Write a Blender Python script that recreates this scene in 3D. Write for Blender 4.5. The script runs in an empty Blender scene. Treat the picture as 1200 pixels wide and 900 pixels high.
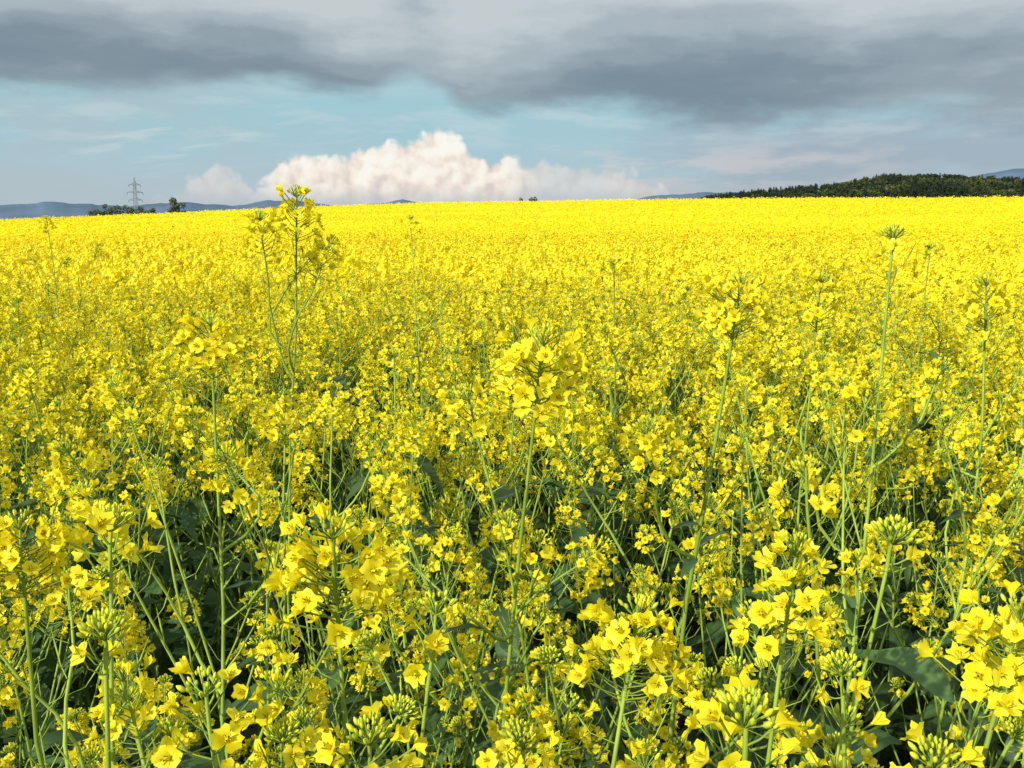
import bpy, math, random
import numpy as np
from mathutils import Matrix, Vector, Euler
rnd = np.random.RandomState(7)
scene = bpy.context.scene
COL = scene.collection
F_PX = 1082.0
PITCH = math.radians(9.85)
EYE = 1.75
CANOPY = 1.36
CAM = np.array([0.0, 0.0, EYE])

def lin(r, g, b):
    def c(v):
        v /= 255.0
        return v/12.92 if v <= 0.04045 else ((v+0.055)/1.055)**2.4
    return (c(r), c(g), c(b), 1.0)

def ray(px, py):
    X = (px-600)/F_PX; Y = (450-py)/F_PX
    fwd = np.array([0, math.cos(PITCH), -math.sin(PITCH)])
    up = np.array([0, math.sin(PITCH), math.cos(PITCH)])
    d = fwd + X*np.array([1, 0, 0]) + Y*up
    return d/np.linalg.norm(d)
def azel(px, py):
    d = ray(px, py)
    return math.degrees(math.atan2(d[0], d[1])), math.degrees(math.asin(d[2]))

# ------------------------------------------------------------------ materials
def new_mat(name):
    m = bpy.data.materials.new(name); m.use_nodes = True
    nt = m.node_tree; nt.nodes.clear()
    out = nt.nodes.new('ShaderNodeOutputMaterial')
    return m, nt, out

def noise_mix_mat(name, c1, c2, scale=5.0, rough=0.6, transl=0.0, trcol=None, spec=0.3, detail=3.0, c3=None, objrand=0.0, coord='Object', stretch=None, bump=0.0, lo=0.35, hi=0.65):
    m, nt, out = new_mat(name)
    N, L = nt.nodes, nt.links
    tc = N.new('ShaderNodeTexCoord')
    nz = N.new('ShaderNodeTexNoise'); nz.inputs['Scale'].default_value = scale; nz.inputs['Detail'].default_value = detail
    src = tc.outputs[coord]
    if stretch:
        mp = N.new('ShaderNodeMapping'); mp.inputs['Scale'].default_value = stretch
        L.new(src, mp.inputs['Vector']); src = mp.outputs['Vector']
    L.new(src, nz.inputs['Vector'])
    cr = N.new('ShaderNodeValToRGB')
    cr.color_ramp.elements[0].position = lo; cr.color_ramp.elements[0].color = (*c1, 1)
    cr.color_ramp.elements[1].position = hi; cr.color_ramp.elements[1].color = (*c2, 1)
    if c3:
        e = cr.color_ramp.elements.new((lo+hi)/2); e.color = (*c3, 1)
    L.new(nz.outputs['Fac'], cr.inputs['Fac'])
    col = cr.outputs['Color']
    if objrand > 0:
        oi = N.new('ShaderNodeObjectInfo')
        mr = N.new('ShaderNodeMapRange'); mr.inputs['To Min'].default_value = 1-objrand; mr.inputs['To Max'].default_value = 1+objrand
        L.new(oi.outputs['Random'], mr.inputs['Value'])
        hs = N.new('ShaderNodeHueSaturation'); L.new(mr.outputs['Result'], hs.inputs['Value']); L.new(col, hs.inputs['Color'])
        col = hs.outputs['Color']
    bs = N.new('ShaderNodeBsdfPrincipled')
    bs.inputs['Roughness'].default_value = rough
    bs.inputs['Specular IOR Level'].default_value = spec
    L.new(col, bs.inputs['Base Color'])
    if bump > 0:
        bp = N.new('ShaderNodeBump'); bp.inputs['Strength'].default_value = bump
        L.new(nz.outputs['Fac'], bp.inputs['Height']); L.new(bp.outputs['Normal'], bs.inputs['Normal'])
    if transl > 0:
        tr = N.new('ShaderNodeBsdfTranslucent')
        if trcol: tr.inputs['Color'].default_value = (*trcol, 1)
        else: L.new(col, tr.inputs['Color'])
        mx = N.new('ShaderNodeMixShader'); mx.inputs[0].default_value = transl
        L.new(bs.outputs[0], mx.inputs[1]); L.new(tr.outputs[0], mx.inputs[2])
        L.new(mx.outputs[0], out.inputs['Surface'])
    else:
        L.new(bs.outputs[0], out.inputs['Surface'])
    return m

M_PETAL = noise_mix_mat('rapeseed_petal', (0.95, 0.80, 0.012), (0.98, 0.89, 0.045), 60, 0.5, 0.42, (0.99, 0.89, 0.02), 0.35, detail=1, objrand=0.02)
M_HEART = noise_mix_mat('flower_heart', (0.75, 0.60, 0.01), (0.60, 0.56, 0.03), 80, 0.6, detail=0)
M_BUD = noise_mix_mat('flower_bud', (0.38, 0.47, 0.03), (0.66, 0.68, 0.04), 120, 0.5, 0.0, detail=1, objrand=0.1)
M_STEM = noise_mix_mat('rapeseed_stem', (0.21, 0.31, 0.045), (0.33, 0.44, 0.065), 18, 0.5, 0.0, detail=1, objrand=0.2, spec=.2)
M_LEAF = noise_mix_mat('rapeseed_leaf', (0.040, 0.090, 0.032), (0.090, 0.165, 0.050), 14, 0.5, 0.18, (0.10, 0.22, 0.02), 0.35, detail=3, objrand=0.25, bump=.15)
PM = [M_PETAL, M_HEART, M_BUD, M_STEM, M_LEAF]

# ------------------------------------------------------------------ mesh builder
class MB:
    def __init__(s): s.V = []; s.F = []; s.M = []; s.n = 0
    def add(s, V, F, m):
        V = np.asarray(V, float); F = np.asarray(F, int)
        s.V.append(V); s.F.append(F+s.n); s.n += len(V)
        s.M.append(np.full(len(F), m) if np.isscalar(m) else np.asarray(m))
    def arrays(s):
        if not s.V: return np.zeros((0, 3)), np.zeros((0, 4), int), np.zeros(0, int)
        return np.vstack(s.V), np.vstack(s.F), np.concatenate(s.M)
    def addT(s, arr, R, t, sc=1.0):
        V, F, M = arr
        s.add(V@np.asarray(R).T*sc+t, F, M)

def to_mesh(name, arr, mats, smooth=True):
    V, F, M = arr
    me = bpy.data.meshes.new(name)
    me.vertices.add(len(V)); me.vertices.foreach_set('co', V.astype(np.float32).ravel())
    me.loops.add(F.size); me.loops.foreach_set('vertex_index', F.astype(np.int32).ravel())
    me.polygons.add(len(F)); me.polygons.foreach_set('loop_start', (np.arange(len(F))*4).astype(np.int32))
    for m in mats: me.materials.append(m)
    me.polygons.foreach_set('material_index', M.astype(np.int32))
    me.polygons.foreach_set('use_smooth', np.full(len(F), smooth))
    me.update(calc_edges=True)
    return me

def frame(d, spin=0.0):
    d = np.asarray(d, float); d = d/np.linalg.norm(d)
    a = np.array([0, 0, 1.0]) if abs(d[2]) < 0.9 else np.array([1.0, 0, 0])
    x = np.cross(a, d); x /= np.linalg.norm(x); y = np.cross(d, x)
    c, s = math.cos(spin), math.sin(spin)
    return np.column_stack([x*c+y*s, -x*s+y*c, d])

def tube(P, Rr, n=5):
    P = np.asarray(P, float); k = len(P)
    V = []
    for i in range(k):
        d = P[min(i+1, k-1)]-P[max(i-1, 0)]
        d = d/np.linalg.norm(d)
        a = np.array([1.0, 0.02, 0.03]) if abs(d[0]) < 0.8 else np.array([0, 1.0, 0])
        x = np.cross(d, a); x /= np.linalg.norm(x); y = np.cross(d, x)
        for j in range(n):
            t = 2*math.pi*j/n
            V.append(P[i]+Rr[i]*(math.cos(t)*x+math.sin(t)*y))
    F = []
    for i in range(k-1):
        for j in range(n):
            F.append((i*n+j, i*n+(j+1) % n, (i+1)*n+(j+1) % n, (i+1)*n+j))
    return np.array(V), np.array(F)

# ------------------------------------------------------------------ flower parts
def petal(rg, openness):
    ts = [0, .33, .68, 1.0]; hw = [.07, .34, .51, .36]; zz = [0, .32, .42, .44]
    V = []
    cup = rg.uniform(.05, .24); bend = rg.uniform(0, .34); tw = rg.uniform(-.2, .2)
    for t, w, z0 in zip(ts, hw, zz):
        rad = t*openness
        z = z0 + (1-openness)*t*1.1 - bend*t*t
        w = w*rg.uniform(.84, 1.08)
        rc = rad*(0.90 if t == 1.0 else 1.0)
        V += [(rad, -w, z+cup*t+tw*t+rg.uniform(-.04, .04)), (rc, 0, z-0.03), (rad, w, z+cup*t-tw*t+rg.uniform(-.04, .04))]
    F = []
    for i in range(3):
        for j in range(2):
            a = i*3+j; F.append((a, a+1, a+4, a+3))
    return np.array(V), np.array(F)
def flower(rg, openness=1.0, size=0.0108):
    b = MB()
    for k in range(4):
        V, F = petal(rg, openness*rg.uniform(.82, 1.08))
        a = math.pi/2*k + rg.uniform(-.32, .32) + 0.15*(k % 2)
        c, s = math.cos(a), math.sin(a)
        R = np.array([[c, -s, 0], [s, c, 0], [0, 0, 1]])
        b.add((V@R.T)*size, F, 0)
    V, F = tube([(0, 0, -0.1*size), (0, 0, .35*size), (0, 0, .75*size)], [.10*size, .16*size, .06*size], 4)
    b.add(V, F, 1)
    for k in range(4):
        a = math.pi/2*k+.7
        V, F = tube([(.05*size*math.cos(a), .05*size*math.sin(a), 0.1*size), (.2*size*math.cos(a), .2*size*math.sin(a), .72*size)], [.03*size, .06*size], 3)
        b.add(V, F, 1)
    return b.arrays()
frg = random.Random(3)
FLOWERS = [flower(frg, o) for o in (.92, .84, .76, .68, .80, .88, .86, .72)] + [flower(frg, .5, .0096), flower(frg, .35, .009)]
BUD = tube([(0, 0, 0), (0, 0, .3), (0, 0, .7), (0, 0, 1.0)], [.1, .25, .23, .05], 5)

RACF = []
def raceme(rg, nf, zone, nb, rad=0.027, gap=0.0, flat=0.0):
    fb = MB(); bb = MB(); info = []
    ga = 2.39996
    V, F = tube([(0, 0, -0.005), (0.001, 0, zone*.5), (0, 0.001, zone+.008)], [.0017, .0014, .0011], 5)
    bb.add(V, F, 3)
    for i in range(nf):
        if rg.random() < gap: continue
        t = (i+.5)/nf
        z = zone*t
        a = i*ga + rg.uniform(-.5, .5)
        up = .30+(.50-.3*flat)*t+rg.uniform(-.24, .2)
        L = rad*(1.15-.35*t)*rg.uniform(.62, 1.2)
        d = np.array([math.cos(a)*(1-up*.40), math.sin(a)*(1-up*.40), up]); d /= np.linalg.norm(d)
        p0 = np.array([0, 0, z-0.010]); p2 = p0+d*L; p1 = p0+d*L*.5+np.array([0, 0, -.0015])
        V, F = tube([p0, p1, p2], [.0007, .0006, .0008], 3)
        fb.add(V, F, 3)
        nd = d*1.0+np.array([rg.uniform(-.6, .6), rg.uniform(-.6, .6), rg.uniform(-.3, .35)])
        idx = rg.randrange(8) if t < .82 else rg.choice([3, 8, 9, 8])
        sc = rg.uniform(.80, 1.14)
        fb.addT(FLOWERS[idx], frame(nd, rg.uniform(0, 6.28)), p2, sc)
        info.append((p2, nd/np.linalg.norm(nd), sc*(1 if idx < 8 else .6)))
    for i in range(nb):
        t = (i+.5)/nb
        a = i*ga
        rr = (1-t)**.5*.0130
        ln = .0068*(1-.45*t)*rg.uniform(.8, 1.15)
        d = np.array([math.cos(a)*(1-t)*.9, math.sin(a)*(1-t)*.9, .6+.6*t]); d /= np.linalg.norm(d)
        base = np.array([math.cos(a)*rr*.85, math.sin(a)*rr*.85, zone+.004+t*.010])+np.array([rg.uniform(-1, 1), rg.uniform(-1, 1), rg.uniform(-1, 1)])*.0012
        bb.addT((BUD[0], BUD[1], np.full(len(BUD[1]), 2)), frame(d), base, ln)
        if t < .7:
            V, F = tube([(0, 0, zone-.002), base], [.0006, .0006], 3); bb.add(V, F, 3)
    RACF.append((info, zone))
    return fb.arrays(), bb.arrays()
rr_ = random.Random(11)
RAC = [raceme(rr_, 24, .050, 20), raceme(rr_, 30, .066, 22, .028, gap=.05), raceme(rr_, 19, .042, 22), raceme(rr_, 13, .045, 18, .030, .10),
       raceme(rr_, 30, .058, 24, .030), raceme(rr_, 9, .026, 32), raceme(rr_, 48, .056, 16, .036, 0, .7), raceme(rr_, 3, .012, 38, .018), raceme(rr_, 12, .055, 16, .028, .15)]
RM = [(to_mesh('flower_cluster', a, PM), to_mesh('bud_cluster', b, PM)) for a, b in RAC]

def leaf(rg, L, W, droop):
    n = 6; V = []
    tw = rg.uniform(-.5, .5)
    for i in range(n+1):
        t = i/n
        w = W*(math.sin(math.pi*min(1, t*.93+.07))**.75)
        if t == 1: w = W*.04
        x = L*(t-.12*droop*t*t); z = L*(.28*t-droop*t*t)
        wav = rg.uniform(-.28, .28)*W; wav2 = rg.uniform(-.28, .28)*W
        y = L*.14*math.sin(t*2.5+tw*4)*t
        V += [(x, y-w, z+w*.35+wav-w*tw*t), (x, y, z), (x, y+w, z+w*.35+wav2+w*tw*t)]
    F = []
    for i in range(n):
        for j in range(2):
            a = i*3+j; F.append((a, a+1, a+4, a+3))
    return np.array(V), np.array(F)

def rotz(a):
    c, s = math.cos(a), math.sin(a)
    return np.array([[c, -s, 0], [s, c, 0], [0, 0, 1.0]])

def plant(seed, H, nbr=6, main=0, mscale=1.0, lean=(0, 0), low=.42, reach=(.74, .96), spread=1.0, pods=8, leafk=1.0, branch_rac=None, thick=1.0, twigs=3, upleaf=.75, side=.45, podlow=.84, leaftop=.74):
    rg = random.Random(seed)
    st = MB(); lf = MB(); place = []; lines = []; llod = MB()
    def addleaf(V, F):
        lf.add(V, F, 4)
        llod.add(V[[0, 2, 11, 9, 18, 20]], [(0, 1, 2, 3), (3, 2, 5, 4)], 4)
    n = 10
    ph = rg.uniform(0, 6.28); amp = rg.uniform(.018, .042)
    zone = RACF[main][1]+.014
    Hs = H-zone*mscale
    P = []
    for i in range(n+1):
        t = i/n
        P.append(np.array([lean[0]*t*t+amp*(math.sin(ph+t*5.5)-math.sin(ph))*t+rg.uniform(-.003, .003), lean[1]*t*t+amp*(math.cos(ph+t*4.6)-math.cos(ph))*t, Hs*t]))
    P = np.array(P)
    V, F = tube(P, [.0048*thick*(1-.66*i/n) for i in range(n+1)], 6); st.add(V, F, 3)
    lines.append((P[[0, 4, 7, 10]], .004))
    def at(t):
        f = t*n; i = min(int(f), n-1); f -= i
        return P[i]*(1-f)+P[i+1]*f
    tipdir = P[-1]-P[-2]
    place.append((P[-1], frame(tipdir, rg.uniform(0, 6.28)), mscale, main))
    def addpods(P0, P1, k):
        for q in range(k):
            t = (q+rg.random())/k
            p = P0*(1-t)+P1*t
            a = q*2.4+rg.uniform(-.3, .3); u = rg.uniform(.4, .9)
            d = np.array([math.cos(a), math.sin(a), u]); d /= np.linalg.norm(d)
            L = rg.uniform(.016, .026); L2 = rg.uniform(.0, .04)*(1-t*.6)
            d2 = d*.7+np.array([0, 0, .7])
            V, F = tube([p, p+d*L, p+d*L+d2*(L2*.5+.004), p+d*L+d2*(L2+.008)], [.0006, .0006, .0011, .0003], 3)
            st.add(V, F, 3)
    if pods:
        if podlow < .84:
            addpods(at(podlow), at(.8), pods)
            addpods(at(.8), P[-1], pods)
        else: addpods(at(.84), P[-1], pods)
    a0 = rg.uniform(0, 6.28)
    for k in range(nbr):
        t0 = low+(.88-low)*(k+rg.uniform(.1, .6))/max(nbr, 1)
        a = a0+k*2.4+rg.uniform(-.4, .4)
        p0 = at(t0)
        topz = Hs*rg.uniform(*reach)
        topz = max(topz, p0[2]+.08)
        dz = topz-p0[2]
        out = spread*(.05+dz*rg.uniform(.32, .60))
        o = np.array([math.cos(a), math.sin(a), 0]); sd = np.array([-o[1], o[0], 0])*rg.uniform(-.05, .05)
        B = []
        m = 6
        for i in range(m+1):
            s = i/m
            B.append(p0+o*out*(s**.75)+np.array([0, 0, dz*(s**1.2)])+sd*math.sin(s*4.0)+np.array([rg.uniform(-.004, .004), rg.uniform(-.004, .004), 0])*s)
        V, F = tube(B, [.0027*(1-.5*i/m) for i in range(m+1)], 5); st.add(V, F, 3)
        lines.append((np.array([B[0], B[3], B[-1]]), .0022))
        bi = rg.choice(branch_rac or [0, 1, 2, 3, 4, 5, 8, 7, 2, 3])
        place.append((B[-1], frame(B[-1]-B[-2], rg.uniform(0, 6.28)), rg.uniform(.85, 1.08)*(.8 if bi == 6 else 1), bi))
        if pods: addpods(B[-3], B[-1], rg.randint(3, 9))
        if dz > .22 and rg.random() < side:
            q0 = B[2]; a2 = a+rg.choice([-1, 1])*rg.uniform(.8, 1.4)
            dz2 = (B[-1][2]-q0[2])*rg.uniform(.7, .98)
            o2 = np.array([math.cos(a2), math.sin(a2), 0])
            B2 = [q0+o2*dz2*.4*(s**.7)+np.array([0, 0, dz2*s]) for s in (0, .33, .66, 1)]
            V, F = tube(B2, [.0020, .0018, .0015, .0012], 4); st.add(V, F, 3)
            lines.append((np.array([B2[0], B2[-1]]), .0018))
            place.append((B2[-1], frame(B2[-1]-B2[-2], rg.uniform(0, 6.28)), rg.uniform(.7, .9), rg.choice([2, 5, 7, 3, 7, 7])))
            V, F = leaf(rg, rg.uniform(.05, .08), .010, rg.uniform(.2, .6))
            if upleaf: addleaf(V@rotz(a2+.5).T+q0, F)
        Ls = rg.uniform(.08, .14)*(1.5-t0)
        V, F = leaf(rg, Ls, Ls*rg.uniform(.10, .17), rg.uniform(.3, 1.1))
        if rg.random() < upleaf+.1 or t0 < .5 and upleaf: addleaf(V@rotz(a+rg.uniform(-.3, .3)).T+p0, F)
        if rg.random() < .7*upleaf:
            Ls = rg.uniform(.035, .065)
            V, F = leaf(rg, Ls, Ls*.14, rg.uniform(.1, .6)); addleaf(V@rotz(a+rg.uniform(-1, 1)).T+B[3], F)
    for k in range(twigs):
        t0 = rg.uniform(.55, .88); p0 = at(t0); a = rg.uniform(0, 6.28)
        L = rg.uniform(.05, .12)
        o = np.array([math.cos(a)*.55, math.sin(a)*.55, .85])
        B = [p0, p0+o*L*.5+np.array([0, 0, -.004]), p0+o*L]
        V, F = tube(B, [.0016, .0013, .001], 4); st.add(V, F, 3)
        place.append((B[-1], frame(B[-1]-B[-2]), rg.uniform(.55, .8), 7))
        V, F = leaf(rg, L*.8, L*.10, rg.uniform(.1, .5)); addleaf(V@rotz(a+.4).T+p0, F)
    nl = int(12*leafk)
    for k in range(nl):
        t0 = .18+(leaftop-.18)*(k+rg.random()*.8)/nl
        a = k*2.4+rg.uniform(-.4, .4)
        Ls = rg.uniform(.14, .25)*(1.2-t0*.78)
        V, F = leaf(rg, Ls, Ls*rg.uniform(.13, .21), rg.uniform(.2, 1.1)); addleaf(V@rotz(a).T+at(t0), F)
    return st.arrays(), lf.arrays(), place, lines, llod.arrays()

def joined(pl):
    b = MB()
    b.addT(pl[0], np.eye(3), 0); b.addT(pl[1], np.eye(3), 0)
    for (p, R, s, k) in pl[2]:
        b.addT(RAC[k][0], R, p, s); b.addT(RAC[k][1], R, p, s)
    return b.arrays()

def lodded(pl, rg):
    b = MB()
    for P, r in pl[3]:
        V, F = tube(P, [r*1.0]*len(P), 3); b.add(V, F, 3)
    b.addT(pl[4], np.eye(3), 0)
    for (p, R, s, k) in pl[2]:
        info, zone = RACF[k]
        for (q, nd, sc) in info:
            c = p+(R@q)*s; n_ = R@nd; Fm = frame(n_, rg.uniform(0, 6.28)); h = .0114*sc*s*rg.uniform(.9, 1.15)
            x, y = Fm[:, 0]*h, Fm[:, 1]*h; k2 = rg.uniform(.7, 1.1); z = n_*h*.5
            b.add([c-x*k2-y, c-z*.6+x*.05-y, c-z*.6-x*.05+y, c-x*k2+y*.9], [(0, 1, 2, 3)], 0)
            b.add([c-z*.6+x*.05-y, c+x*k2-y*.9, c+x+y*k2, c-z*.6-x*.05+y], [(0, 1, 2, 3)], 0)
        t = p+(R@np.array([0, 0, zone+.006]))*s; w = .006*s
        for ax in (R[:, 0]*w, R[:, 1]*w):
            up = R[:, 2]*w
            b.add([t-ax-up, t+ax-up, t+ax*.7+up, t-ax*.7+up], [(0, 1, 2, 3)], 2)
    return b.arrays()

def m4(R, p, s):
    M = Matrix.Identity(4)
    for i in range(3):
        for j in range(3): M[i][j] = float(R[i][j])*s
        M[i][3] = float(p[i])
    return M

GROUP = "rapeseed plants flowering in the field"
def set_top(o, label, cat, group=None):
    o["label"] = label; o["category"] = cat
    if group: o["group"] = group

def place_full(meshes, place, mat, label):
    e = bpy.data.objects.new('rapeseed_plant', None); e.empty_display_size = .1
    COL.objects.link(e); e.matrix_world = mat
    set_top(e, label, "plant", GROUP)
    for nm, me in (('stem', meshes[0]), ('leaves', meshes[1])):
        o = bpy.data.objects.new(nm, me); COL.objects.link(o); o.parent = e
    for (p, R, s, k) in place:
        o = bpy.data.objects.new('flower_cluster', RM[k][0]); COL.objects.link(o); o.parent = e; o.matrix_local = m4(R, p, s)
        b = bpy.data.objects.new('bud_cluster', RM[k][1]); COL.objects.link(b); b.parent = o
    return e

# ------------------------------------------------------------------ terrain
crest = [(-400, 262), (0, 258), (100, 254), (200, 250), (300, 245), (400, 241), (500, 237.5), (600, 236), (700, 234.5), (900, 232), (1200, 231), (1500, 230)]
ca = [azel(*c) for c in crest]
CR = 230.0
caz = np.array([-180, -80]+[a for a, e in ca]+[80, 180]); chh = np.array([1.0, 1.0]+[CR*math.tan(math.radians(e))+EYE-CANOPY for a, e in ca]+[3, 1.0])
def terrain(x, y):
    x = np.asarray(x, float); y = np.asarray(y, float)
    r = np.hypot(x, y); az = np.degrees(np.arctan2(x, y))
    Hc = np.interp(az, caz, chh)
    t = np.clip(r/CR, 0, 1)
    z = Hc*t**1.5
    s = np.clip((r-CR)/260, 0, 1); s = s*s*(3-2*s)
    z = z-(Hc+9)*s
    return z

def polar_grid(rs, azs, zf):
    Rr, A = np.meshgrid(rs, np.radians(azs), indexing='ij')
    X = Rr*np.sin(A); Y = Rr*np.cos(A); Z = zf(X, Y)
    V = np.stack([X, Y, Z], -1).reshape(-1, 3)
    n, m = Rr.shape
    i = np.arange(n-1)[:, None]*m+np.arange(m-1)[None, :]
    F = np.stack([i, i+m, i+m+1, i+1], -1).reshape(-1, 4)
    return V, F

M_GROUND = noise_mix_mat('field_soil', (0.028, 0.034, 0.014), (0.045, 0.070, 0.022), 6, 0.9, c3=(0.05, 0.042, 0.022), bump=.4, detail=4, spec=.1)
rs = np.concatenate([[0.01], np.geomspace(.3, 12000, 120)])
V, F = polar_grid(rs, np.linspace(-180, 180, 181), terrain)
o = bpy.data.objects.new('ground', to_mesh('ground', (V, F, np.zeros(len(F))), [M_GROUND])); COL.objects.link(o)
o["kind"] = "structure"

# ------------------------------------------------------------------ hero plants (unique)
TALL = "tall rapeseed plant standing above the rest, yellow flowers"
FEW = "rapeseed plant with few open flowers and green buds"
LOOSE = "rapeseed plant with loose bright yellow flower heads"
RING = "rapeseed plant with green buds ringed by yellow flowers"
UNOP = "rapeseed plant with mostly green unopened buds"
heroes = [
 (628, 384, .94, dict(nbr=5, main=6, mscale=1.25, lean=(.16, .02), low=.42, reach=(.74, .90), pods=10, thick=1.1, branch_rac=[3, 8, 7, 5], upleaf=.6, podlow=.6, twigs=3), "slender tall rapeseed plant with one large round flower head"),
 (392, 604, .76, dict(nbr=4, main=6, mscale=1.25, lean=(.02, 0), low=.5, reach=(.86, .95), pods=6, branch_rac=[1, 4, 3], spread=.6, upleaf=.5), "rapeseed plant with big dense yellow flower head and buds"),
 (345, 220, 1.75, dict(nbr=3, main=4, mscale=1.25, low=.84, reach=(.955, .98), spread=.35, lean=(.02, 0), branch_rac=[1, 4], twigs=1, leafk=.5, upleaf=0, side=0), TALL),
 (862, 320, 1.1, dict(nbr=5, main=6, mscale=1.0, lean=(.05, 0), low=.45, reach=(.80, .94), pods=16, thick=1.2, branch_rac=[3, 8, 2, 5, 1], upleaf=.5, podlow=.6, twigs=3), "tall rapeseed plant with thick bare stem and flowers"),
 (1047, 268, 1.25, dict(nbr=4, main=7, mscale=1.1, lean=(.06, 0), low=.55, reach=(.78, .89), pods=20, upleaf=.3, spread=.7, side=.3, podlow=.6, branch_rac=[3, 8, 2, 1]), "tall rapeseed plant with green bud tip and bare stem"),
 (245, 366, 1.2, dict(nbr=6, main=6, mscale=1.1, low=.5, reach=(.88, .97), spread=.6, branch_rac=[1, 4, 0], leafk=.8, upleaf=.3), LOOSE),
 (735, 704, .68, dict(nbr=3, main=6, mscale=1.0, lean=(.08, 0), low=.5, reach=(.86, .94), pods=6, spread=.8, branch_rac=[1, 4, 7]), "rapeseed plant with drooping yellow flower clusters"),
 (875, 818, .62, dict(nbr=3, main=5, mscale=1.35, low=.5, reach=(.82, .92), branch_rac=[3, 7, 5]), "rapeseed plant with large green bud head opening yellow"),
 (925, 630, .78, dict(nbr=3, main=1, mscale=1.1, low=.5, reach=(.8, .95), lean=(.06, 0), branch_rac=[3, 5, 7]), FEW),
 (955, 540, .95, dict(nbr=4, main=8, mscale=1.2, low=.5, reach=(.8, .95), lean=(-.08, 0), branch_rac=[3, 5, 7, 8]), FEW),
 (1182, 702, .68, dict(nbr=3, main=6, mscale=1.0, low=.5, reach=(.84, .94), lean=(.08, 0), branch_rac=[1, 3]), "rapeseed plant with bright yellow clustered flowers"),
 (1045, 612, .88, dict(nbr=3, main=7, mscale=1.35, low=.5, reach=(.8, .95), branch_rac=[5, 7, 7], lean=(.1, 0), leafk=1.6, leaftop=.85), UNOP),
 (245, 788, .70, dict(nbr=3, main=3, mscale=1.1, low=.5, reach=(.85, .95), branch_rac=[5, 7, 7], lean=(-.06, 0), leafk=1.6, leaftop=.85), FEW),
 (125, 598, .87, dict(nbr=3, main=5, mscale=1.3, low=.5, reach=(.85, .96), lean=(-.05, 0), branch_rac=[3, 5, 7]), RING),
 (120, 722, .76, dict(nbr=3, main=7, mscale=1.2, low=.5, reach=(.85, .94), branch_rac=[7, 5], leafk=1.6, leaftop=.85), UNOP),
 (20, 602, .90, dict(nbr=4, main=6, mscale=.95, low=.5, reach=(.85, .96), branch_rac=[3, 5, 1, 7]), LOOSE),
 (430, 846, .68, dict(nbr=3, main=5, mscale=1.15, low=.5, reach=(.85, .94), branch_rac=[3, 5, 7], leafk=1.6, leaftop=.85), RING),
 (500, 697, .78, dict(nbr=3, main=8, mscale=1.15, low=.5, reach=(.82, .95), branch_rac=[8, 3, 7], lean=(.06, 0)), FEW),
 (1100, 872, .68, dict(nbr=3, main=5, mscale=1.1, low=.5, reach=(.85, .93), branch_rac=[3, 5, 7]), RING),
 (610, 850, .74, dict(nbr=4, main=7, mscale=1.0, low=.45, reach=(.85, .96), branch_rac=[7, 5, 7], leafk=2.0, twigs=4, leaftop=.88), UNOP),
 (330, 850, .76, dict(nbr=4, main=7, mscale=1.0, low=.45, reach=(.85, .96), branch_rac=[7, 5, 7], leafk=2.0, twigs=4, leaftop=.88), UNOP),
 (990, 770, .76, dict(nbr=4, main=7, mscale=1.0, low=.45, reach=(.85, .96), branch_rac=[7, 5, 7], leafk=2.0, twigs=4, leaftop=.88), UNOP),
 (960, 322, 1.7, dict(nbr=6, main=1, mscale=1.25, low=.6, reach=(.87, .96), spread=.7, leafk=.8, upleaf=.2, branch_rac=[1, 4, 0, 2]), TALL),
 (1160, 322, 1.6, dict(nbr=6, main=4, mscale=1.25, low=.6, reach=(.87, .96), spread=.7, leafk=.8, upleaf=.2, branch_rac=[1, 4, 0, 2]), TALL),
 (482, 254, 3.0, dict(nbr=4, main=8, mscale=1.1, low=.6, reach=(.82, .94), upleaf=0, leafk=.6), TALL),
 (720, 304, 2.3, dict(nbr=6, main=5, mscale=1.2, low=.6, reach=(.87, .95), upleaf=0, leafk=.6, branch_rac=[1, 4, 0, 2]), TALL),
 (560, 452, 1.15, dict(nbr=4, main=3, mscale=1.2, low=.5, reach=(.8, .93), lean=(-.1, 0), upleaf=.3), FEW),
 (55, 254, 4.6, dict(nbr=4, main=2, mscale=1.1, low=.6, reach=(.87, .94), spread=.6, upleaf=0), TALL),
 (1090, 288, 2.9, dict(nbr=5, main=5, mscale=1.2, low=.6, reach=(.87, .94), upleaf=0), TALL),
]
hero_xy = []
for i, (px, py, dist, kw, lab) in enumerate(heroes):
    tip = CAM+ray(px, py)*dist
    H = tip[2]
    pl = plant(170+i, H, **kw)
    tl = pl[2][0][0]
    base = (tip[0]-tl[0], tip[1]-tl[1])
    hero_xy.append((base[0], base[1]))
    ms = (to_mesh('stem', pl[0], PM), to_mesh('leaves', pl[1], PM))
    place_full(ms, pl[2], Matrix.Translation((base[0], base[1], float(terrain(*base)))), lab)

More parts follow.
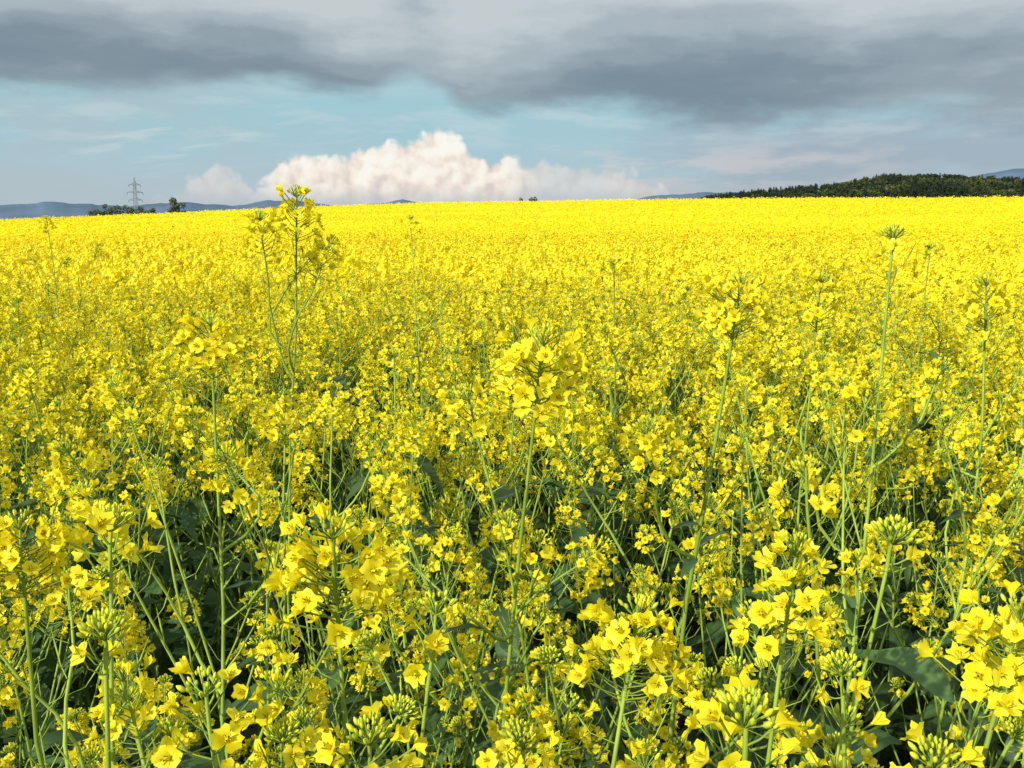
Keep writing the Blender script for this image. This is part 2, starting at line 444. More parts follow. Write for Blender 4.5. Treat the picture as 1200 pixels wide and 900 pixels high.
# ------------------------------------------------------------------ generic variants
NV = 15; NLUSH = 8
VAR = []
for v in range(NV):
    rg = random.Random(500+v)
    lush = v < NLUSH
    pl = plant(900+v, 1.36*rg.uniform(.97, 1.03), nbr=rg.choice([6, 7, 8]) if lush else rg.choice([3, 4, 4]),
               main=rg.choice([0, 1, 4, 1, 6]) if lush else rg.choice([1, 0, 5, 4, 2]), mscale=rg.uniform(.95, 1.2),
               lean=(rg.uniform(-.1, .1), rg.uniform(-.1, .1)), low=rg.uniform(.38, .5), reach=(.86, 1.0) if lush else (.80, .98), spread=rg.uniform(.85, 1.2), pods=rg.randint(5, 12),
               branch_rac=[0, 1, 2, 4, 4, 6, 1, 4] if lush else [3, 7, 7, 5, 0, 7, 4, 5], leafk=1.0 if lush else 2.4, twigs=1 if lush else 4, upleaf=.35 if lush else 1.0,
               podlow=.84 if lush else .65, side=.55 if lush else .25, leaftop=.74 if lush else .88)
    VAR.append(dict(pl=pl, full=(to_mesh('stem', pl[0], PM), to_mesh('leaves', pl[1], PM)), one=to_mesh('rapeseed_plant', joined(pl), PM), lod=lodded(pl, rg)))

# scatter
HALF = math.radians(42)
RN = 21.0; RI = 6.2
cell = .222
xs = np.arange(-RN, RN, cell); ys = np.arange(-.2, RN, cell)
gx, gy = np.meshgrid(xs, ys)
gx = gx+rnd.uniform(-.5, .5, gx.shape)*cell*1.3; gy = gy+rnd.uniform(-.5, .5, gy.shape)*cell*1.3
gx = gx.ravel(); gy = gy.ravel()
r = np.hypot(gx, gy); az = np.arctan2(gx, gy)
keep = (r < RN) & (r > .84) & (np.abs(az) < HALF+.25/np.maximum(r, .3)) & (gy > .3)
gapn = np.sin(gx*5.1+1.3*np.sin(gy*3.3))*np.cos(gy*4.3+1.1*np.sin(gx*2.7))
keep &= ~((r < 2.2) & (rnd.rand(len(r)) < .15))
keep &= ~((r < 4) & (gapn > .66))
gx, gy = gx[keep], gy[keep]
ok = np.ones(len(gx), bool)
for hx, hy in hero_xy:
    ok &= np.hypot(gx-hx, gy-hy) > .09
gx, gy = gx[ok], gy[ok]
r = np.hypot(gx, gy); az = np.arctan2(gx, gy)
order = np.argsort(r); gx, gy, r, az = gx[order], gy[order], r[order], az[order]
n = len(gx)
plush = np.clip(.0+(r-1.25)*.42, .0, .98)
var = np.where(rnd.rand(n) < plush, rnd.randint(0, NLUSH, n), rnd.randint(NLUSH, NV, n))
scl = rnd.normal(1.0, .06, n).clip(.84, 1.12)
scl = np.where(r > 4, 1+(scl-1)*.7, scl)
scl = scl+np.sin(gx*1.9+1.0)*np.cos(gy*1.3+.4)*.03
tall = (rnd.rand(n) < .02) & (r > 2.4); scl[tall] += .07
near = r < 1.7
scl[near] = np.minimum(scl[near], .74+.145*r[near]+rnd.uniform(-.12, .05, near.sum()))
rot = np.stack([rnd.normal(0, .06, n), rnd.normal(0, .06, n), rnd.uniform(0, 6.283, n)], -1)
gz = terrain(gx, gy)
NIND = 300-len(heroes)
vis = np.abs(az) < math.radians(33)
idx_ind = np.where(vis)[0][:NIND]
is_ind = np.zeros(n, bool); is_ind[idx_ind] = True
GL = "rapeseed plant in bloom with yellow flower clusters and green stems"
VOBJ = [None]*NV
for c, i in enumerate(idx_ind):
    M = Matrix.Translation((gx[i], gy[i], gz[i])) @ Euler(rot[i].tolist()).to_matrix().to_4x4() @ Matrix.Scale(float(scl[i]), 4)
    v = VAR[var[i]]
    if c < 110:
        place_full(v['full'], v['pl'][2], M, GL)
    else:
        o = bpy.data.objects.new('rapeseed_plant', v['one']); COL.objects.link(o); o.matrix_world = M
        set_top(o, GL, "plant", GROUP)
        if VOBJ[var[i]] is None: VOBJ[var[i]] = o
used = [v for v in range(NV) if VOBJ[v] is not None]
var_i = np.array([v if VOBJ[v] is not None else used[v % len(used)] for v in range(NV)])[var]

# ------------------------------------------------------------------ rest of field : one stuff object
M_FY = noise_mix_mat('far_flowers', (0.86, 0.67, 0.010), (0.96, 0.83, 0.025), .22, .6, .30, None, .12, detail=5, stretch=(.10, .6, 1), lo=.38, hi=.60)
M_FG = noise_mix_mat('far_stems', (0.25, 0.29, 0.03), (0.46, 0.45, 0.035), .8, .7, .0, detail=2)
M_FS = noise_mix_mat('far_canopy', (0.54, 0.46, 0.012), (0.88, 0.73, 0.015), 3.0, .8, 0, c3=(0.76, 0.64, 0.012), detail=4, spec=.05, bump=.4)
fb = MB()
rest = ~is_ind
inst = rest & (r < RI)
lodm = rest & (r >= RI)
for v in range(NV):
    ids = np.where(lodm & (var == v))[0]
    if len(ids) == 0: continue
    Vl, Fl, Ml = VAR[v]['lod']
    cz, sz = np.cos(rot[ids, 2]), np.sin(rot[ids, 2])
    Rm = np.zeros((len(ids), 3, 3))
    Rm[:, 0, 0] = cz; Rm[:, 0, 1] = -sz; Rm[:, 1, 0] = sz; Rm[:, 1, 1] = cz; Rm[:, 2, 2] = 1
    Rm[:, 0, 2] = rot[ids, 0]; Rm[:, 1, 2] = rot[ids, 1]
    VV = np.einsum('nij,vj->nvi', Rm, Vl)*scl[ids][:, None, None]+np.stack([gx[ids], gy[ids], gz[ids]], -1)[:, None, :]
    FF = Fl[None]+(np.arange(len(ids))*len(Vl))[:, None, None]
    fb.add(VV.reshape(-1, 3), FF.reshape(-1, 4), np.tile(np.array([3, 3, 4, 5, 6])[Ml], len(ids)))
nlod = fb.n
r1, r2 = 13.0, 250.0
NQ = 620000
def rowdip(x, y, r):
    q = y-.28*x+3*np.sin(x*.02)
    f = (q/19.0) % 1.0
    return ((f < .12)*1.0)*np.clip((r-35)/20, 0, 1)
qr = r1*np.exp(rnd.rand(NQ)*math.log(r2/r1)); qa = rnd.uniform(-.80, .80, NQ)
k = 4
for j in (1, 2, 3):
    qr[j::k] = qr[0::k]; qa[j::k] = qa[0::k]
qx = qr*np.sin(qa); qy = qr*np.cos(qa)
s = .031*(qr/20)**.80*rnd.uniform(.6, 1.35, NQ)
dzc = np.repeat(rnd.normal(0, .066, NQ//k), k)
tl = np.repeat(rnd.rand(NQ//k) < .02, k); dzc[tl] += .08
qx = qx+rnd.normal(0, 1, NQ)*s*1.1; qy = qy+rnd.normal(0, 1, NQ)*s*1.1
wave = .05*np.sin(qx*.35+np.sin(qy*.21)*2)+.04*np.sin(qy*.5+qx*.13)
dip = rowdip(qx, qy, qr)
qz = terrain(qx, qy)+CANOPY-.04+dzc+wave+rnd.normal(0, 1, NQ)*s*.6-.36*dip
nrm = rnd.normal(0, .8, (NQ, 3)); nrm[:, 2] = np.abs(nrm[:, 2])+.6; nrm[:, 1] -= .20; nrm /= np.linalg.norm(nrm, axis=1)[:, None]
tmp = rnd.normal(0, 1, (NQ, 3)); ux = np.cross(nrm, tmp); ux /= np.linalg.norm(ux, axis=1)[:, None]; uy = np.cross(nrm, ux)
C = np.stack([qx, qy, qz], -1)
h = (s*.5)[:, None]
asp = rnd.uniform(.6, 1.3, NQ)[:, None]
Vq = np.stack([C-ux*h*asp-uy*h*.6, C+ux*h*asp-uy*h, C+ux*h*asp*.7+uy*h, C-ux*h*asp+uy*h*.8], 1).reshape(-1, 3)
low_ = np.clip(-dzc/.08, 0, 1)
farleft = np.clip((-qa-.1)*1.2, 0, .5)*np.clip((qr-60)/60, 0, 1)
Mq = (rnd.rand(NQ) < (.025+.13*low_+(.62+.3*farleft)*dip+.07*farleft)).astype(int)
fb.add(Vq, np.arange(NQ*4).reshape(-1, 4), Mq)
def sheetz(x, y):
    rr = np.hypot(x, y)
    return terrain(x, y)+CANOPY-.16+.05*np.sin(x*.35+np.sin(y*.21)*2)+.04*np.sin(y*.5+x*.13)+rnd.normal(0, .02, x.shape)-.35*np.clip((20-rr)/4, 0, 1)-1.2*np.clip((rr-246)/6, 0, 1)-.34*rowdip(x, y, rr)
V, F = polar_grid(np.geomspace(15.5, 252, 300), np.linspace(-48, 48, 420), sheetz)
fb.add(V, F, 2)
Vf, Ff, Mf = fb.arrays()
npnt = inst.sum()
me = to_mesh('rapeseed_field', (Vf, Ff, Mf), [M_FY, M_FG, M_FS, M_PETAL, M_BUD, M_STEM, M_LEAF], smooth=False)
nv0 = len(Vf)
me.vertices.add(int(npnt))
co = np.vstack([Vf, np.stack([gx[inst], gy[inst], gz[inst]], -1)]).astype(np.float32)
me.vertices.foreach_set('co', co.ravel())
a = me.attributes.new('variant', 'INT', 'POINT'); a.data.foreach_set('value', np.concatenate([np.full(nv0, -1), var_i[inst]]).astype(np.int32))
a = me.attributes.new('scl', 'FLOAT', 'POINT'); a.data.foreach_set('value', np.concatenate([np.ones(nv0), scl[inst]]).astype(np.float32))
a = me.attributes.new('rot', 'FLOAT_VECTOR', 'POINT'); a.data.foreach_set('vector', np.vstack([np.zeros((nv0, 3)), rot[inst]]).astype(np.float32).ravel())
me.update()
fo = bpy.data.objects.new('rapeseed_field', me); COL.objects.link(fo)
fo["kind"] = "stuff"; fo["label"] = "dense field of yellow flowering rapeseed reaching the horizon"; fo["category"] = "crop field"
ng = bpy.data.node_groups.new('field_growth', 'GeometryNodeTree')
ng.interface.new_socket('Geometry', in_out='INPUT', socket_type='NodeSocketGeometry')
ng.interface.new_socket('Geometry', in_out='OUTPUT', socket_type='NodeSocketGeometry')
N, L = ng.nodes, ng.links
gi = N.new('NodeGroupInput'); go = N.new('NodeGroupOutput')
def named(nm, dt):
    q = N.new('GeometryNodeInputNamedAttribute'); q.data_type = dt; q.inputs['Name'].default_value = nm
    return q.outputs['Attribute']
av = named('variant', 'INT'); as_ = named('scl', 'FLOAT'); ar = named('rot', 'FLOAT_VECTOR')
cmp = N.new('FunctionNodeCompare'); cmp.data_type = 'INT'; cmp.operation = 'GREATER_EQUAL'
ii = [s_ for s_ in cmp.inputs if s_.type == 'INT']
L.new(av, ii[0]); ii[1].default_value = 0
sep = N.new('GeometryNodeSeparateGeometry'); sep.domain = 'POINT'
L.new(gi.outputs[0], sep.inputs['Geometry']); L.new(cmp.outputs[0], sep.inputs['Selection'])
jn = N.new('GeometryNodeJoinGeometry'); L.new(sep.outputs['Inverted'], jn.inputs[0])
for v in used:
    oi = N.new('GeometryNodeObjectInfo'); oi.transform_space = 'ORIGINAL'; oi.inputs['Object'].default_value = VOBJ[v]; oi.inputs['As Instance'].default_value = True
    c2 = N.new('FunctionNodeCompare'); c2.data_type = 'INT'; c2.operation = 'EQUAL'
    jj = [s_ for s_ in c2.inputs if s_.type == 'INT']
    L.new(av, jj[0]); jj[1].default_value = v
    ip = N.new('GeometryNodeInstanceOnPoints')
    L.new(sep.outputs['Selection'], ip.inputs['Points']); L.new(c2.outputs[0], ip.inputs['Selection'])
    L.new(oi.outputs['Geometry'], ip.inputs['Instance']); L.new(ar, ip.inputs['Rotation']); L.new(as_, ip.inputs['Scale'])
    L.new(ip.outputs[0], jn.inputs[0])
L.new(jn.outputs[0], go.inputs[0])
md = fo.modifiers.new('field_growth', 'NODES'); md.node_group = ng

# ------------------------------------------------------------------ hills
M_HILL = noise_mix_mat('haze_tinted_hill', (0.095, 0.145, 0.215), (0.125, 0.18, 0.26), .004, .95, spec=0, detail=4)  # aerial haze painted into the hills as a blue-grey base colour
M_WH = noise_mix_mat('forest_floor', (0.015, 0.03, 0.015), (0.03, 0.045, 0.02), .03, .95, spec=0)
def ridge(name, outline, R, depth, zb, mat, jag=0.0, step=4):
    px = np.arange(outline[0][0], outline[-1][0]+1, step)
    py = np.interp(px, [q[0] for q in outline], [q[1] for q in outline])
    if jag: py = py+np.convolve(rnd.normal(0, jag, len(px)+4), np.ones(5)/5, 'same')[2:-2]*2
    V = []
    prof = [(-1, 0), (-.6, .35), (-.3, .75), (0, 1), (.3, .8), (1, 0)]
    for x, y in zip(px, py):
        az_, el_ = azel(x, y); a_ = math.radians(az_)
        top = R*math.tan(math.radians(el_))+EYE
        for dr, hh in prof:
            rr = R+dr*depth
            V.append((rr*math.sin(a_), rr*math.cos(a_), zb+(top-zb)*hh))
    m = len(prof); F = []
    for i in range(len(px)-1):
        for j in range(m-1):
            F.append((i*m+j, (i+1)*m+j, (i+1)*m+j+1, i*m+j+1))
    o = bpy.data.objects.new(name, to_mesh(name, (np.array(V), np.array(F), np.zeros(len(F))), [mat])); COL.objects.link(o)
    o["kind"] = "structure"
    return o
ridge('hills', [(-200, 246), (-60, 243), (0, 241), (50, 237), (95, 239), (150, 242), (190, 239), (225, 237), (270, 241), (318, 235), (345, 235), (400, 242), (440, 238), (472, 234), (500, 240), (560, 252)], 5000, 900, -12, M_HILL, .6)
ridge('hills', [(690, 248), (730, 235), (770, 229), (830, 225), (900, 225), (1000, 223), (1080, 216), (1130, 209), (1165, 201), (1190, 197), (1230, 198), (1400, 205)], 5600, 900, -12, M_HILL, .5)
wo = [(770, 240), (810, 232), (835, 227), (860, 224), (900, 220), (950, 216), (990, 213), (1010, 207), (1040, 203), (1100, 203), (1140, 206), (1200, 208), (1300, 208), (1420, 212)]
TR = 640.0; TH = 9.6
fo_out = [(x, y+TH/TR*F_PX*.9) for x, y in wo]
ridge('wooded_hill', fo_out, TR, 150, -10, M_WH, 0, 6)

def leafcloud(rg, cen, rad, nq, size):
    n_ = nq
    d = rg.normal(0, 1, (n_, 3)); d /= np.linalg.norm(d, axis=1)[:, None]
    rr = rg.uniform(.55, 1.05, n_)[:, None]
    c = cen+d*rr*rad
    nn = d+rg.normal(0, .6, (n_, 3)); nn /= np.linalg.norm(nn, axis=1)[:, None]
    t_ = rg.normal(0, 1, (n_, 3)); ux = np.cross(nn, t_); ux /= np.linalg.norm(ux, axis=1)[:, None]; uy = np.cross(nn, ux)
    h = (size*rg.uniform(.5, 1.2, n_)*.5)[:, None]
    V = np.stack([c-ux*h-uy*h*.6, c+ux*h-uy*h, c+ux*h*.7+uy*h, c-ux*h*.9+uy*h*.8], 1).reshape(-1, 3)
    return V, np.arange(n_*4).reshape(-1, 4)
def conifer_arr(rg):
    b = MB()
    V, F = tube([(0, 0, 0), (0, 0, .93)], [.02, .005], 4); b.add(V, F, 2)
    for q in range(70):
        t = .12+.83*(q/70); rad = .24*(1-t)**.65+.02
        a = q*2.4; rr = rad*rg.uniform(.75, 1.15)
        p = np.array([0, 0, t]); e = np.array([math.cos(a)*rr, math.sin(a)*rr, t-.05*rg.uniform(.4, 1.4)-.02])
        sd = np.array([-math.sin(a), math.cos(a), 0])*rr*.42
        b.add([p, e*.6+p*.4+sd, e, e*.6+p*.4-sd], [(0, 1, 2, 3)], 0)
    return b.arrays()
def decid_arr(rg):
    b = MB()
    V, F = tube([(0, 0, 0), (0, 0, .5)], [.025, .012], 4); b.add(V, F, 2)
    for q in range(8):
        cen = np.array([rg.uniform(-.2, .2), rg.uniform(-.2, .2), rg.uniform(.4, .84)])
        V, F = leafcloud(rg, cen, np.array([.17, .17, .15])*rg.uniform(.8, 1.2), 22, .11); b.add(V, F, 1)
    return b.arrays()
M_CON = noise_mix_mat('conifer_foliage', (0.020, 0.033, 0.024), (0.033, 0.047, 0.028), .05, .85, spec=.05)
M_DEC = noise_mix_mat('broadleaf_foliage', (0.028, 0.040, 0.022), (0.10, 0.118, 0.036), .035, .85, spec=.05, lo=.46, hi=.62)
M_BARK = noise_mix_mat('bark', (0.06, 0.045, 0.03), (0.10, 0.08, 0.055), 3, .9)
CT = [conifer_arr(rnd) for _ in range(4)]; DT = [decid_arr(rnd) for _ in range(4)]
wb = MB()
for q in range(3300):
    x = rnd.uniform(775, 1330); rr = TR+rnd.uniform(-105, 15)
    az_, _ = azel(x, 225); a_ = math.radians(az_)
    yy = np.interp(x, [p_[0] for p_ in fo_out], [p_[1] for p_ in fo_out])
    el_ = azel(x, yy)[1]; top = TR*math.tan(math.radians(el_))+EYE
    dr = (rr-TR)/150
    hh = np.interp(dr, [-1, -.6, -.3, 0, .3], [0, .35, .75, 1, .8])
    z = -10+(top+10)*hh
    dec = rnd.rand() < (.32 if x < 1050 else .55)
    H = (rnd.uniform(7.2, 9.3) if dec else rnd.uniform(7.8, 9.9))
    arr = (DT if dec else CT)[rnd.randint(4)]
    wb.addT(arr, rotz(rnd.uniform(0, 6.28)), np.array([rr*math.sin(a_), rr*math.cos(a_), z-.3]), H)
o = bpy.data.objects.new('wood', to_mesh('wood', wb.arrays(), [M_CON, M_DEC, M_BARK], False)); COL.objects.link(o)
o["kind"] = "stuff"; o["label"] = "dark mixed wood of conifers and broadleaf trees on a ridge"; o["category"] = "forest"

# ------------------------------------------------------------------ single trees
def single_tree(px, ytop, R, wpx, label, seed):
    rg = np.random.RandomState(seed)
    az_, el_ = azel(px, ytop); a_ = math.radians(az_)
    bx, by = R*math.sin(a_), R*math.cos(a_); bz = float(terrain(bx, by))
    H = R*math.tan(math.radians(el_))+EYE-bz
    Wd = wpx/F_PX*R/2
    e = bpy.data.objects.new('tree', None); COL.objects.link(e); e.location = (bx, by, bz)
    set_top(e, label, "tree", "trees beyond the edge of the field")
    b = MB()
    V, F = tube([(0, 0, 0), (.1, 0, H*.3), (0, .1, H*.75)], [H*.025, H*.018, H*.008], 7); b.add(V, F, 0)
    c = MB()
    for q in range(18):
        t = rg.uniform(.3, .93); wr = Wd*(1-abs(t-.5)*1.3)
        a = q*2.4; cen = np.array([math.cos(a)*wr*.75, math.sin(a)*wr*.75, H*t])
        p0 = np.array([0, 0, H*max(.2, t-.22)])
        V, F = tube([p0, (p0+cen)/2+np.array([0, 0, -.1]), cen], [H*.009, H*.006, H*.003], 4); b.add(V, F, 0)
        V, F = leafcloud(rg, cen, np.array([Wd*.36, Wd*.36, H*.10])*rg.uniform(.6, 1.25), 90, H*.035); c.add(V, F, 0)
    for nm, bb_, mt in (('trunk', b, M_BARK), ('crown', c, M_DEC2)):
        o = bpy.data.objects.new(nm, to_mesh(nm, bb_.arrays(), [mt], False)); COL.objects.link(o); o.parent = e
M_DEC2 = noise_mix_mat('hedge_foliage', (0.07, 0.095, 0.045), (0.11, 0.135, 0.055), .4, .8, .1, spec=.1)
for i, (px, yt, R, w_, lab) in enumerate([
    (207, 231, 330, 22, "round green tree at the edge of the field"),
    (112, 243, 340, 26, "low bushy tree in a hedgerow"), (126, 239, 345, 22, "low bushy tree in a hedgerow"),
    (143, 240, 340, 26, "low bushy tree in a hedgerow"), (159, 242, 350, 26, "low bushy tree in a hedgerow"), (175, 244, 345, 20, "low bushy tree in a hedgerow"),
    (610, 232, 420, 10, "small treetop showing over the field crest"), (625, 231, 420, 14, "small treetop showing over the field crest")]):
    single_tree(px, yt, R, w_, lab, 40+i)

# ------------------------------------------------------------------ pylon
M_STEEL = noise_mix_mat('galvanised_steel', (0.22, 0.25, 0.28), (0.30, 0.33, 0.36), 2, .6)
M_INS = noise_mix_mat('insulator_ceramic', (0.10, 0.07, 0.05), (0.14, 0.1, 0.08), 4, .3)
def pylon():
    R = 430.0; az_, el_ = azel(157, 207); a_ = math.radians(az_)
    bx, by = R*math.sin(a_), R*math.cos(a_); bz = float(terrain(bx, by))
    H = R*math.tan(math.radians(el_))+EYE-bz
    e = bpy.data.objects.new('electricity_pylon', None); COL.objects.link(e); e.location = (bx, by, bz); e.rotation_euler = (0, 0, .75)
    set_top(e, "grey steel lattice electricity pylon standing beyond the field", "pylon")
    def beam(b, p, q, w): V, F = tube([np.array(p, float), np.array(q, float)], [w, w], 4); b.add(V, F, 0)
    b = MB()
    def hw(z): return np.interp(z/H, [0, .6, .93, 1], [2.3, .75, .40, .05])
    lv = [0, .16, .30, .42, .52, .6, .68, .76, .84, .93]
    cor = [(-1, -1), (1, -1), (1, 1), (-1, 1)]
    for i in range(len(lv)-1):
        z0, z1 = lv[i]*H, lv[i+1]*H; w0, w1 = hw(z0), hw(z1)
        for k_ in range(4):
            c0, c1 = cor[k_], cor[(k_+1) % 4]
            beam(b, (c0[0]*w0, c0[1]*w0, z0), (c0[0]*w1, c0[1]*w1, z1), .08)
            beam(b, (c0[0]*w0, c0[1]*w0, z0), (c1[0]*w1, c1[1]*w1, z1), .04)
            beam(b, (c1[0]*w0, c1[1]*w0, z0), (c0[0]*w1, c0[1]*w1, z1), .04)
            beam(b, (c0[0]*w1, c0[1]*w1, z1), (c1[0]*w1, c1[1]*w1, z1), .04)
    for c0 in cor: beam(b, (c0[0]*hw(.93*H), c0[1]*hw(.93*H), .93*H), (0, 0, H), .07)
    o = bpy.data.objects.new('lattice_tower', to_mesh('lattice_tower', b.arrays(), [M_STEEL], False)); COL.objects.link(o); o.parent = e
    for zf, L_ in ((.66, 2.8), (.77, 3.3), (.88, 2.4)):
        z = zf*H; w = hw(z); b = MB()
        for sg in (-1, 1):
            tip = (sg*L_, 0, z+.1)
            for yy in (-w, w):
                beam(b, (sg*w, yy, z), tip, .06); beam(b, (sg*w, yy, z+.7), tip, .06)
                for q in (.33, .66):
                    p = np.array([sg*w, yy, z])*(1-q)+np.array(tip)*q; p2 = np.array([sg*w, yy, z+.7])*(1-q)+np.array(tip)*q
                    beam(b, p, p2, .035)
        o = bpy.data.objects.new('crossarm', to_mesh('crossarm', b.arrays(), [M_STEEL], False)); COL.objects.link(o); o.parent = e
        for sg in (-1, 1):
            V, F = tube([(0, 0, 0)]+[(0, 0, -.12*q-.05) for q in range(9)], [.03]+[.12, .05]*4+[.12], 6)
            i_ = bpy.data.objects.new('insulator', to_mesh('insulator', (V, F, np.zeros(len(F))), [M_INS], False)); COL.objects.link(i_); i_.parent = o; i_.location = (sg*L_, 0, z+.08)
pylon()

# ------------------------------------------------------------------ world
SUN_EL, SUN_AZ = 28.0, -140.0
w = bpy.data.worlds.new("World"); scene.world = w; w.use_nodes = True
nt = w.node_tree; nt.nodes.clear(); N, L = nt.nodes, nt.links
def m(op, a, b=None, c=None, clamp=False):
    q = N.new('ShaderNodeMath'); q.operation = op; q.use_clamp = clamp
    for i, v in enumerate((a, b, c)):
        if v is None: continue
        if isinstance(v, (int, float)): q.inputs[i].default_value = v
        else: L.new(v, q.inputs[i])
    return q.outputs[0]
def sstep(x, a, b, ta=0.0, tb=1.0):
    q = N.new('ShaderNodeMapRange'); q.interpolation_type = 'SMOOTHSTEP'
    q.inputs['From Min'].default_value = a; q.inputs['From Max'].default_value = b
    q.inputs['To Min'].default_value = ta; q.inputs['To Max'].default_value = tb
    L.new(x, q.inputs['Value']); return q.outputs['Result']
def comb(x, y, z=0.0):
    q = N.new('ShaderNodeCombineXYZ')
    for i, v in enumerate((x, y, z)):
        if isinstance(v, (int, float)): q.inputs[i].default_value = v
        else: L.new(v, q.inputs[i])
    return q.outputs[0]
def noise(vec, scale, detail=5, rough=.55, dist=0.0):
    q = N.new('ShaderNodeTexNoise'); q.noise_dimensions = '2D'; q.inputs['Scale'].default_value = scale; q.inputs['Detail'].default_value = detail
    q.inputs['Roughness'].default_value = rough; q.inputs['Distortion'].default_value = dist
    L.new(vec, q.inputs['Vector']); return q.outputs['Fac']
def ramp(fac, stops, interp='LINEAR'):
    q = N.new('ShaderNodeValToRGB'); q.color_ramp.interpolation = interp
    els = q.color_ramp.elements
    while len(els) > 1: els.remove(els[-1])
    for i, (p, c) in enumerate(stops):
        e = els[0] if i == 0 else els.new(p)
        e.position = p; e.color = c if not isinstance(c, float) else (c, c, c, 1)
    L.new(fac, q.inputs['Fac']); return q.outputs['Color']
def mix(f, a, b):
    q = N.new('ShaderNodeMix'); q.data_type = 'RGBA'
    if isinstance(f, (int, float)): q.inputs[0].default_value = f
    else: L.new(f, q.inputs[0])
    for s_, v in ((q.inputs[6], a), (q.inputs[7], b)):
        if isinstance(v, tuple): s_.default_value = v
        else: L.new(v, s_)
    return q.outputs[2]
def gauss(cu, cv, su, sv):
    a = m('DIVIDE', m('SUBTRACT', u, cu), su); b = m('DIVIDE', m('SUBTRACT', v, cv), sv)
    return m('EXPONENT', m('MULTIPLY', m('ADD', m('MULTIPLY', a, a), m('MULTIPLY', b, b)), -1.0))
tc = N.new('ShaderNodeTexCoord'); sx = N.new('ShaderNodeSeparateXYZ'); L.new(tc.outputs['Generated'], sx.inputs[0])
u = m('MULTIPLY', m('ARCTAN2', sx.outputs[0], sx.outputs[1]), 57.2958)
v = m('MULTIPLY', m('ARCSINE', sx.outputs[2]), 57.2958)
U = m('DIVIDE', m('ADD', u, 35), 70, clamp=True)
uv = comb(u, v); uvs = comb(m('MULTIPLY', u, .34), v); uvss = comb(m('MULTIPLY', u, .20), v)
def envelope(pts):
    st = []
    for px, py in pts:
        a_, e_ = azel(px, py); st.append((min(1, max(0, (a_+35)/70)), max(0.0, float(e_/14))))
    return m('MULTIPLY', ramp(U, st), 14)
base = ramp(m('DIVIDE', v, 14, clamp=True), [(0, lin(178, 190, 202)), (.14, lin(176, 196, 207)), (.32, lin(164, 199, 211)), (.5, lin(160, 201, 212)), (.62, lin(174, 205, 212)), (1, lin(172, 194, 204))])
n1 = noise(uvs, .40, 4, .5, 0)
n2 = noise(uvss, .9, 5, .55, 0)
right = m('MULTIPLY', sstep(u, 2, 17), sstep(n1, .20, .56))
base = mix(m('MULTIPLY', right, .88), base, lin(156, 172, 187))
left = m('MULTIPLY', m('SUBTRACT', 1, sstep(u, -24, -6)), sstep(n1, .30, .66))
base = mix(m('MULTIPLY', left, .55), base, lin(176, 190, 197))
wz = m('MULTIPLY', sstep(v, 3.0, 5.5), m('SUBTRACT', 1, sstep(v, 6.5, 9.0)))
base = mix(m('MULTIPLY', m('MULTIPLY', sstep(n2, .46, .70), wz), .4), base, lin(204, 216, 219))
st_ = noise(comb(m('MULTIPLY', m('ADD', u, m('MULTIPLY', v, 1.5)), .10), m('SUBTRACT', v, m('MULTIPLY', u, .16))), 1.6, 4, .55)
base = mix(m('MULTIPLY', m('MULTIPLY', sstep(st_, .56, .70), gauss(-20, 5.0, 9, 1.6)), .45), base, lin(212, 220, 221))
bz_ = m('MULTIPLY', m('MULTIPLY', sstep(v, 1.0, 2.8), m('SUBTRACT', 1, sstep(v, 3.6, 5.0))), m('MULTIPLY', sstep(u, -2, 5), m('SUBTRACT', 1, sstep(u, 16, 27))))
base = mix(m('MULTIPLY', m('MULTIPLY', sstep(n2, .38, .60), bz_), .5), base, lin(214, 206, 206))
# cumulus
env = envelope([(0, 250), (170, 240), (195, 228), (230, 204), (258, 188), (275, 202), (295, 222), (312, 214), (325, 188), (345, 180), (400, 180), (440, 170), (480, 159), (512, 151), (535, 156), (552, 172), (575, 184), (598, 180), (618, 190), (640, 186), (665, 196), (690, 190), (715, 202), (745, 200), (770, 214), (795, 226), (830, 240), (1200, 250)])
nb = noise(uv, .62, 5, .50, .1)
nb2 = noise(comb(m('ADD', u, .30), m('ADD', v, -.38)), .62, 3, .50, .1)
vor = N.new('ShaderNodeTexVoronoi'); vor.voronoi_dimensions = '2D'; vor.feature = 'F1'; vor.inputs['Scale'].default_value = .95; vor.inputs['Detail'].default_value = 1.5; vor.inputs['Roughness'].default_value = .4
wv = N.new('ShaderNodeVectorMath'); wv.operation = 'ADD'; L.new(uv, wv.inputs[0]); L.new(comb(nb, nb2), wv.inputs[1]); L.new(wv.outputs[0], vor.inputs['Vector'])
vd = vor.outputs['Distance']
edge = m('ADD', m('SUBTRACT', env, v), m('ADD', m('MULTIPLY', m('SUBTRACT', nb, .5), 1.1), m('MULTIPLY', m('SUBTRACT', .42, vd), .8)))
cm = sstep(edge, -.25, .42)
light = m('ADD', m('ADD', m('MULTIPLY', m('SUBTRACT', nb, nb2), 1.6), m('MULTIPLY', m('SUBTRACT', .42, vd), .40)), m('MULTIPLY', m('SUBTRACT', m('DIVIDE', v, 5.2), .5), .45))
shade = ramp(m('ADD', light, .74, clamp=True), [(0, lin(208, 199, 200)), (.3, lin(226, 212, 206)), (.55, lin(243, 229, 216)), (.8, lin(253, 243, 230)), (1, lin(255, 251, 241))])
shade = mix(sstep(m('ABSOLUTE', m('ADD', u, 7)), 5.5, 10, 0, .45), shade, lin(214, 205, 206))
shade = mix(sstep(v, 2.4, .4), shade, lin(188, 192, 202))
dens = m('MULTIPLY', m('MULTIPLY', cm, sstep(v, .5, 2.6, .5, .96)), sstep(m('ABSOLUTE', m('ADD', u, 7)), 6.2, 9.5, 1.0, .55))
base = mix(dens, base, shade)
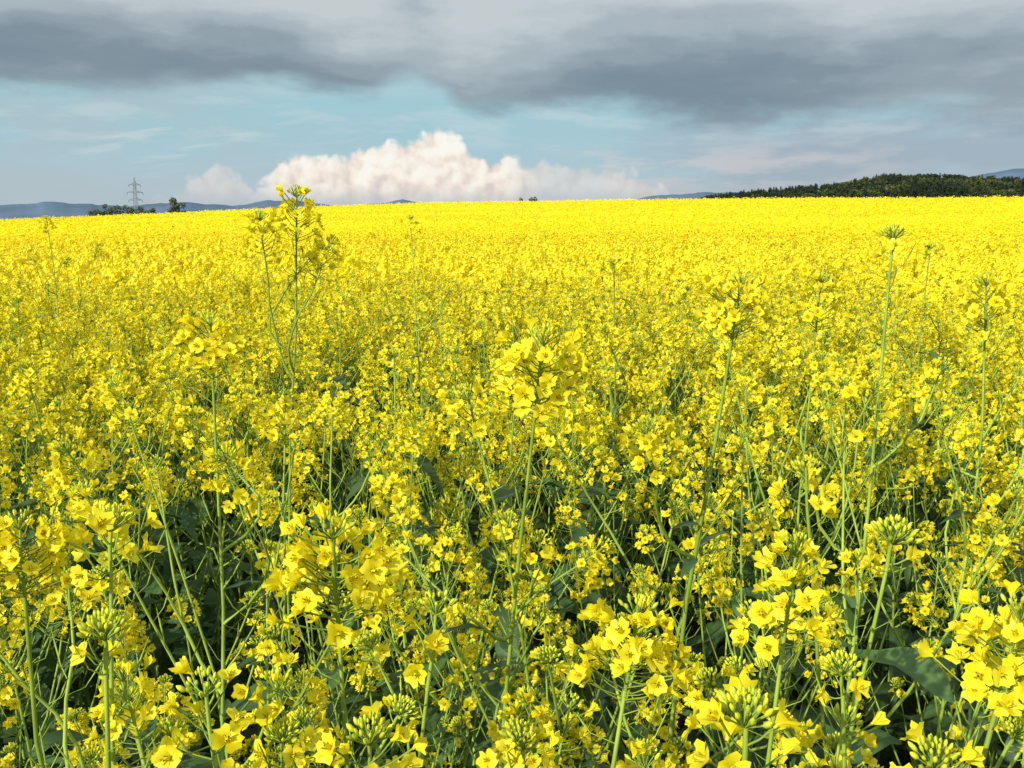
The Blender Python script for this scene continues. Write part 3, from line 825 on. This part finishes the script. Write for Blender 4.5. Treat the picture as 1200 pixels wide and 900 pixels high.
# heavy overcast deck
nd = noise(uvs, .34, 5, .5, 0)
nd2 = noise(uvss, .28, 4, .45, 0)
nd3 = noise(uvs, .8, 5, .55, 0)
envd = envelope([(0, 92), (120, 98), (230, 94), (300, 98), (350, 106), (400, 112), (440, 106), (465, 92), (490, 84), (515, 96), (540, 116), (620, 122), (760, 130), (850, 136), (950, 136), (1020, 126), (1080, 124), (1200, 130)])
de = m('ADD', m('SUBTRACT', v, envd), m('ADD', m('MULTIPLY', m('SUBTRACT', nd, .5), 2.2), m('MULTIPLY', m('SUBTRACT', nd3, .5), 1.5)))
dm = sstep(de, -.9, .9)
dl = m('ADD', m('ADD', m('DIVIDE', de, 7.4), m('MULTIPLY', m('SUBTRACT', nd2, .5), 1.05)), m('MULTIPLY', m('SUBTRACT', nd3, .5), .24))
dl = m('ADD', dl, m('ADD', m('MULTIPLY', gauss(-2.0, 11.5, 6.0, 3.0), .26), m('ADD', m('MULTIPLY', gauss(-20, 10.0, 11, 3.0), -.08), m('MULTIPLY', gauss(13, 9.0, 14, 2.6), -.20))))
dcol = ramp(m('ADD', dl, .22, clamp=True), [(0, lin(116, 133, 147)), (.22, lin(125, 141, 154)), (.42, lin(144, 158, 168)), (.66, lin(168, 180, 188)), (.9, lin(190, 200, 204)), (1, lin(198, 206, 208))], 'EASE')
base = mix(m('MULTIPLY', dm, .95), base, dcol)
sky = N.new('ShaderNodeTexSky'); sky.sky_type = 'NISHITA'; sky.sun_disc = False
sky.sun_elevation = math.radians(SUN_EL); sky.sun_rotation = math.radians(SUN_AZ % 360)
b1 = N.new('ShaderNodeBackground'); b1.inputs['Strength'].default_value = .12; L.new(sky.outputs[0], b1.inputs['Color'])
b2 = N.new('ShaderNodeBackground'); L.new(base, b2.inputs['Color'])
L.new(sstep(v, 16, 50, 1.0, 1.45), b2.inputs['Strength'])  # cloud overhead, out of frame, brightened to add fill light
ms = N.new('ShaderNodeMixShader')
L.new(sstep(v, 22, 50, .95, .75), ms.inputs[0]); L.new(b1.outputs[0], ms.inputs[1]); L.new(b2.outputs[0], ms.inputs[2])
wo_ = N.new('ShaderNodeOutputWorld'); L.new(ms.outputs[0], wo_.inputs['Surface'])

# sun
sd = bpy.data.lights.new('sun', 'SUN'); sd.energy = 5.0; sd.angle = math.radians(.6); sd.color = (1.0, .95, .81)
so = bpy.data.objects.new('sun', sd); COL.objects.link(so)
a_ = math.radians(SUN_AZ); e_ = math.radians(SUN_EL)
dirv = Vector((math.sin(a_)*math.cos(e_), math.cos(a_)*math.cos(e_), math.sin(e_)))
so.rotation_euler = dirv.to_track_quat('Z', 'Y').to_euler(); so.location = dirv*50

# camera
cd = bpy.data.cameras.new('camera'); cd.sensor_width = 36; cd.lens = 36*F_PX/1200; cd.clip_start = .05; cd.clip_end = 30000
co_ = bpy.data.objects.new('camera', cd); COL.objects.link(co_); co_.location = (0, 0, EYE); co_.rotation_euler = (math.pi/2-PITCH, 0, 0)
scene.camera = co_
scene.view_settings.view_transform = 'Standard'; scene.view_settings.look = 'None'; scene.view_settings.exposure = 0
print('plants', n, 'inst', npnt, 'lod quads verts', nlod)
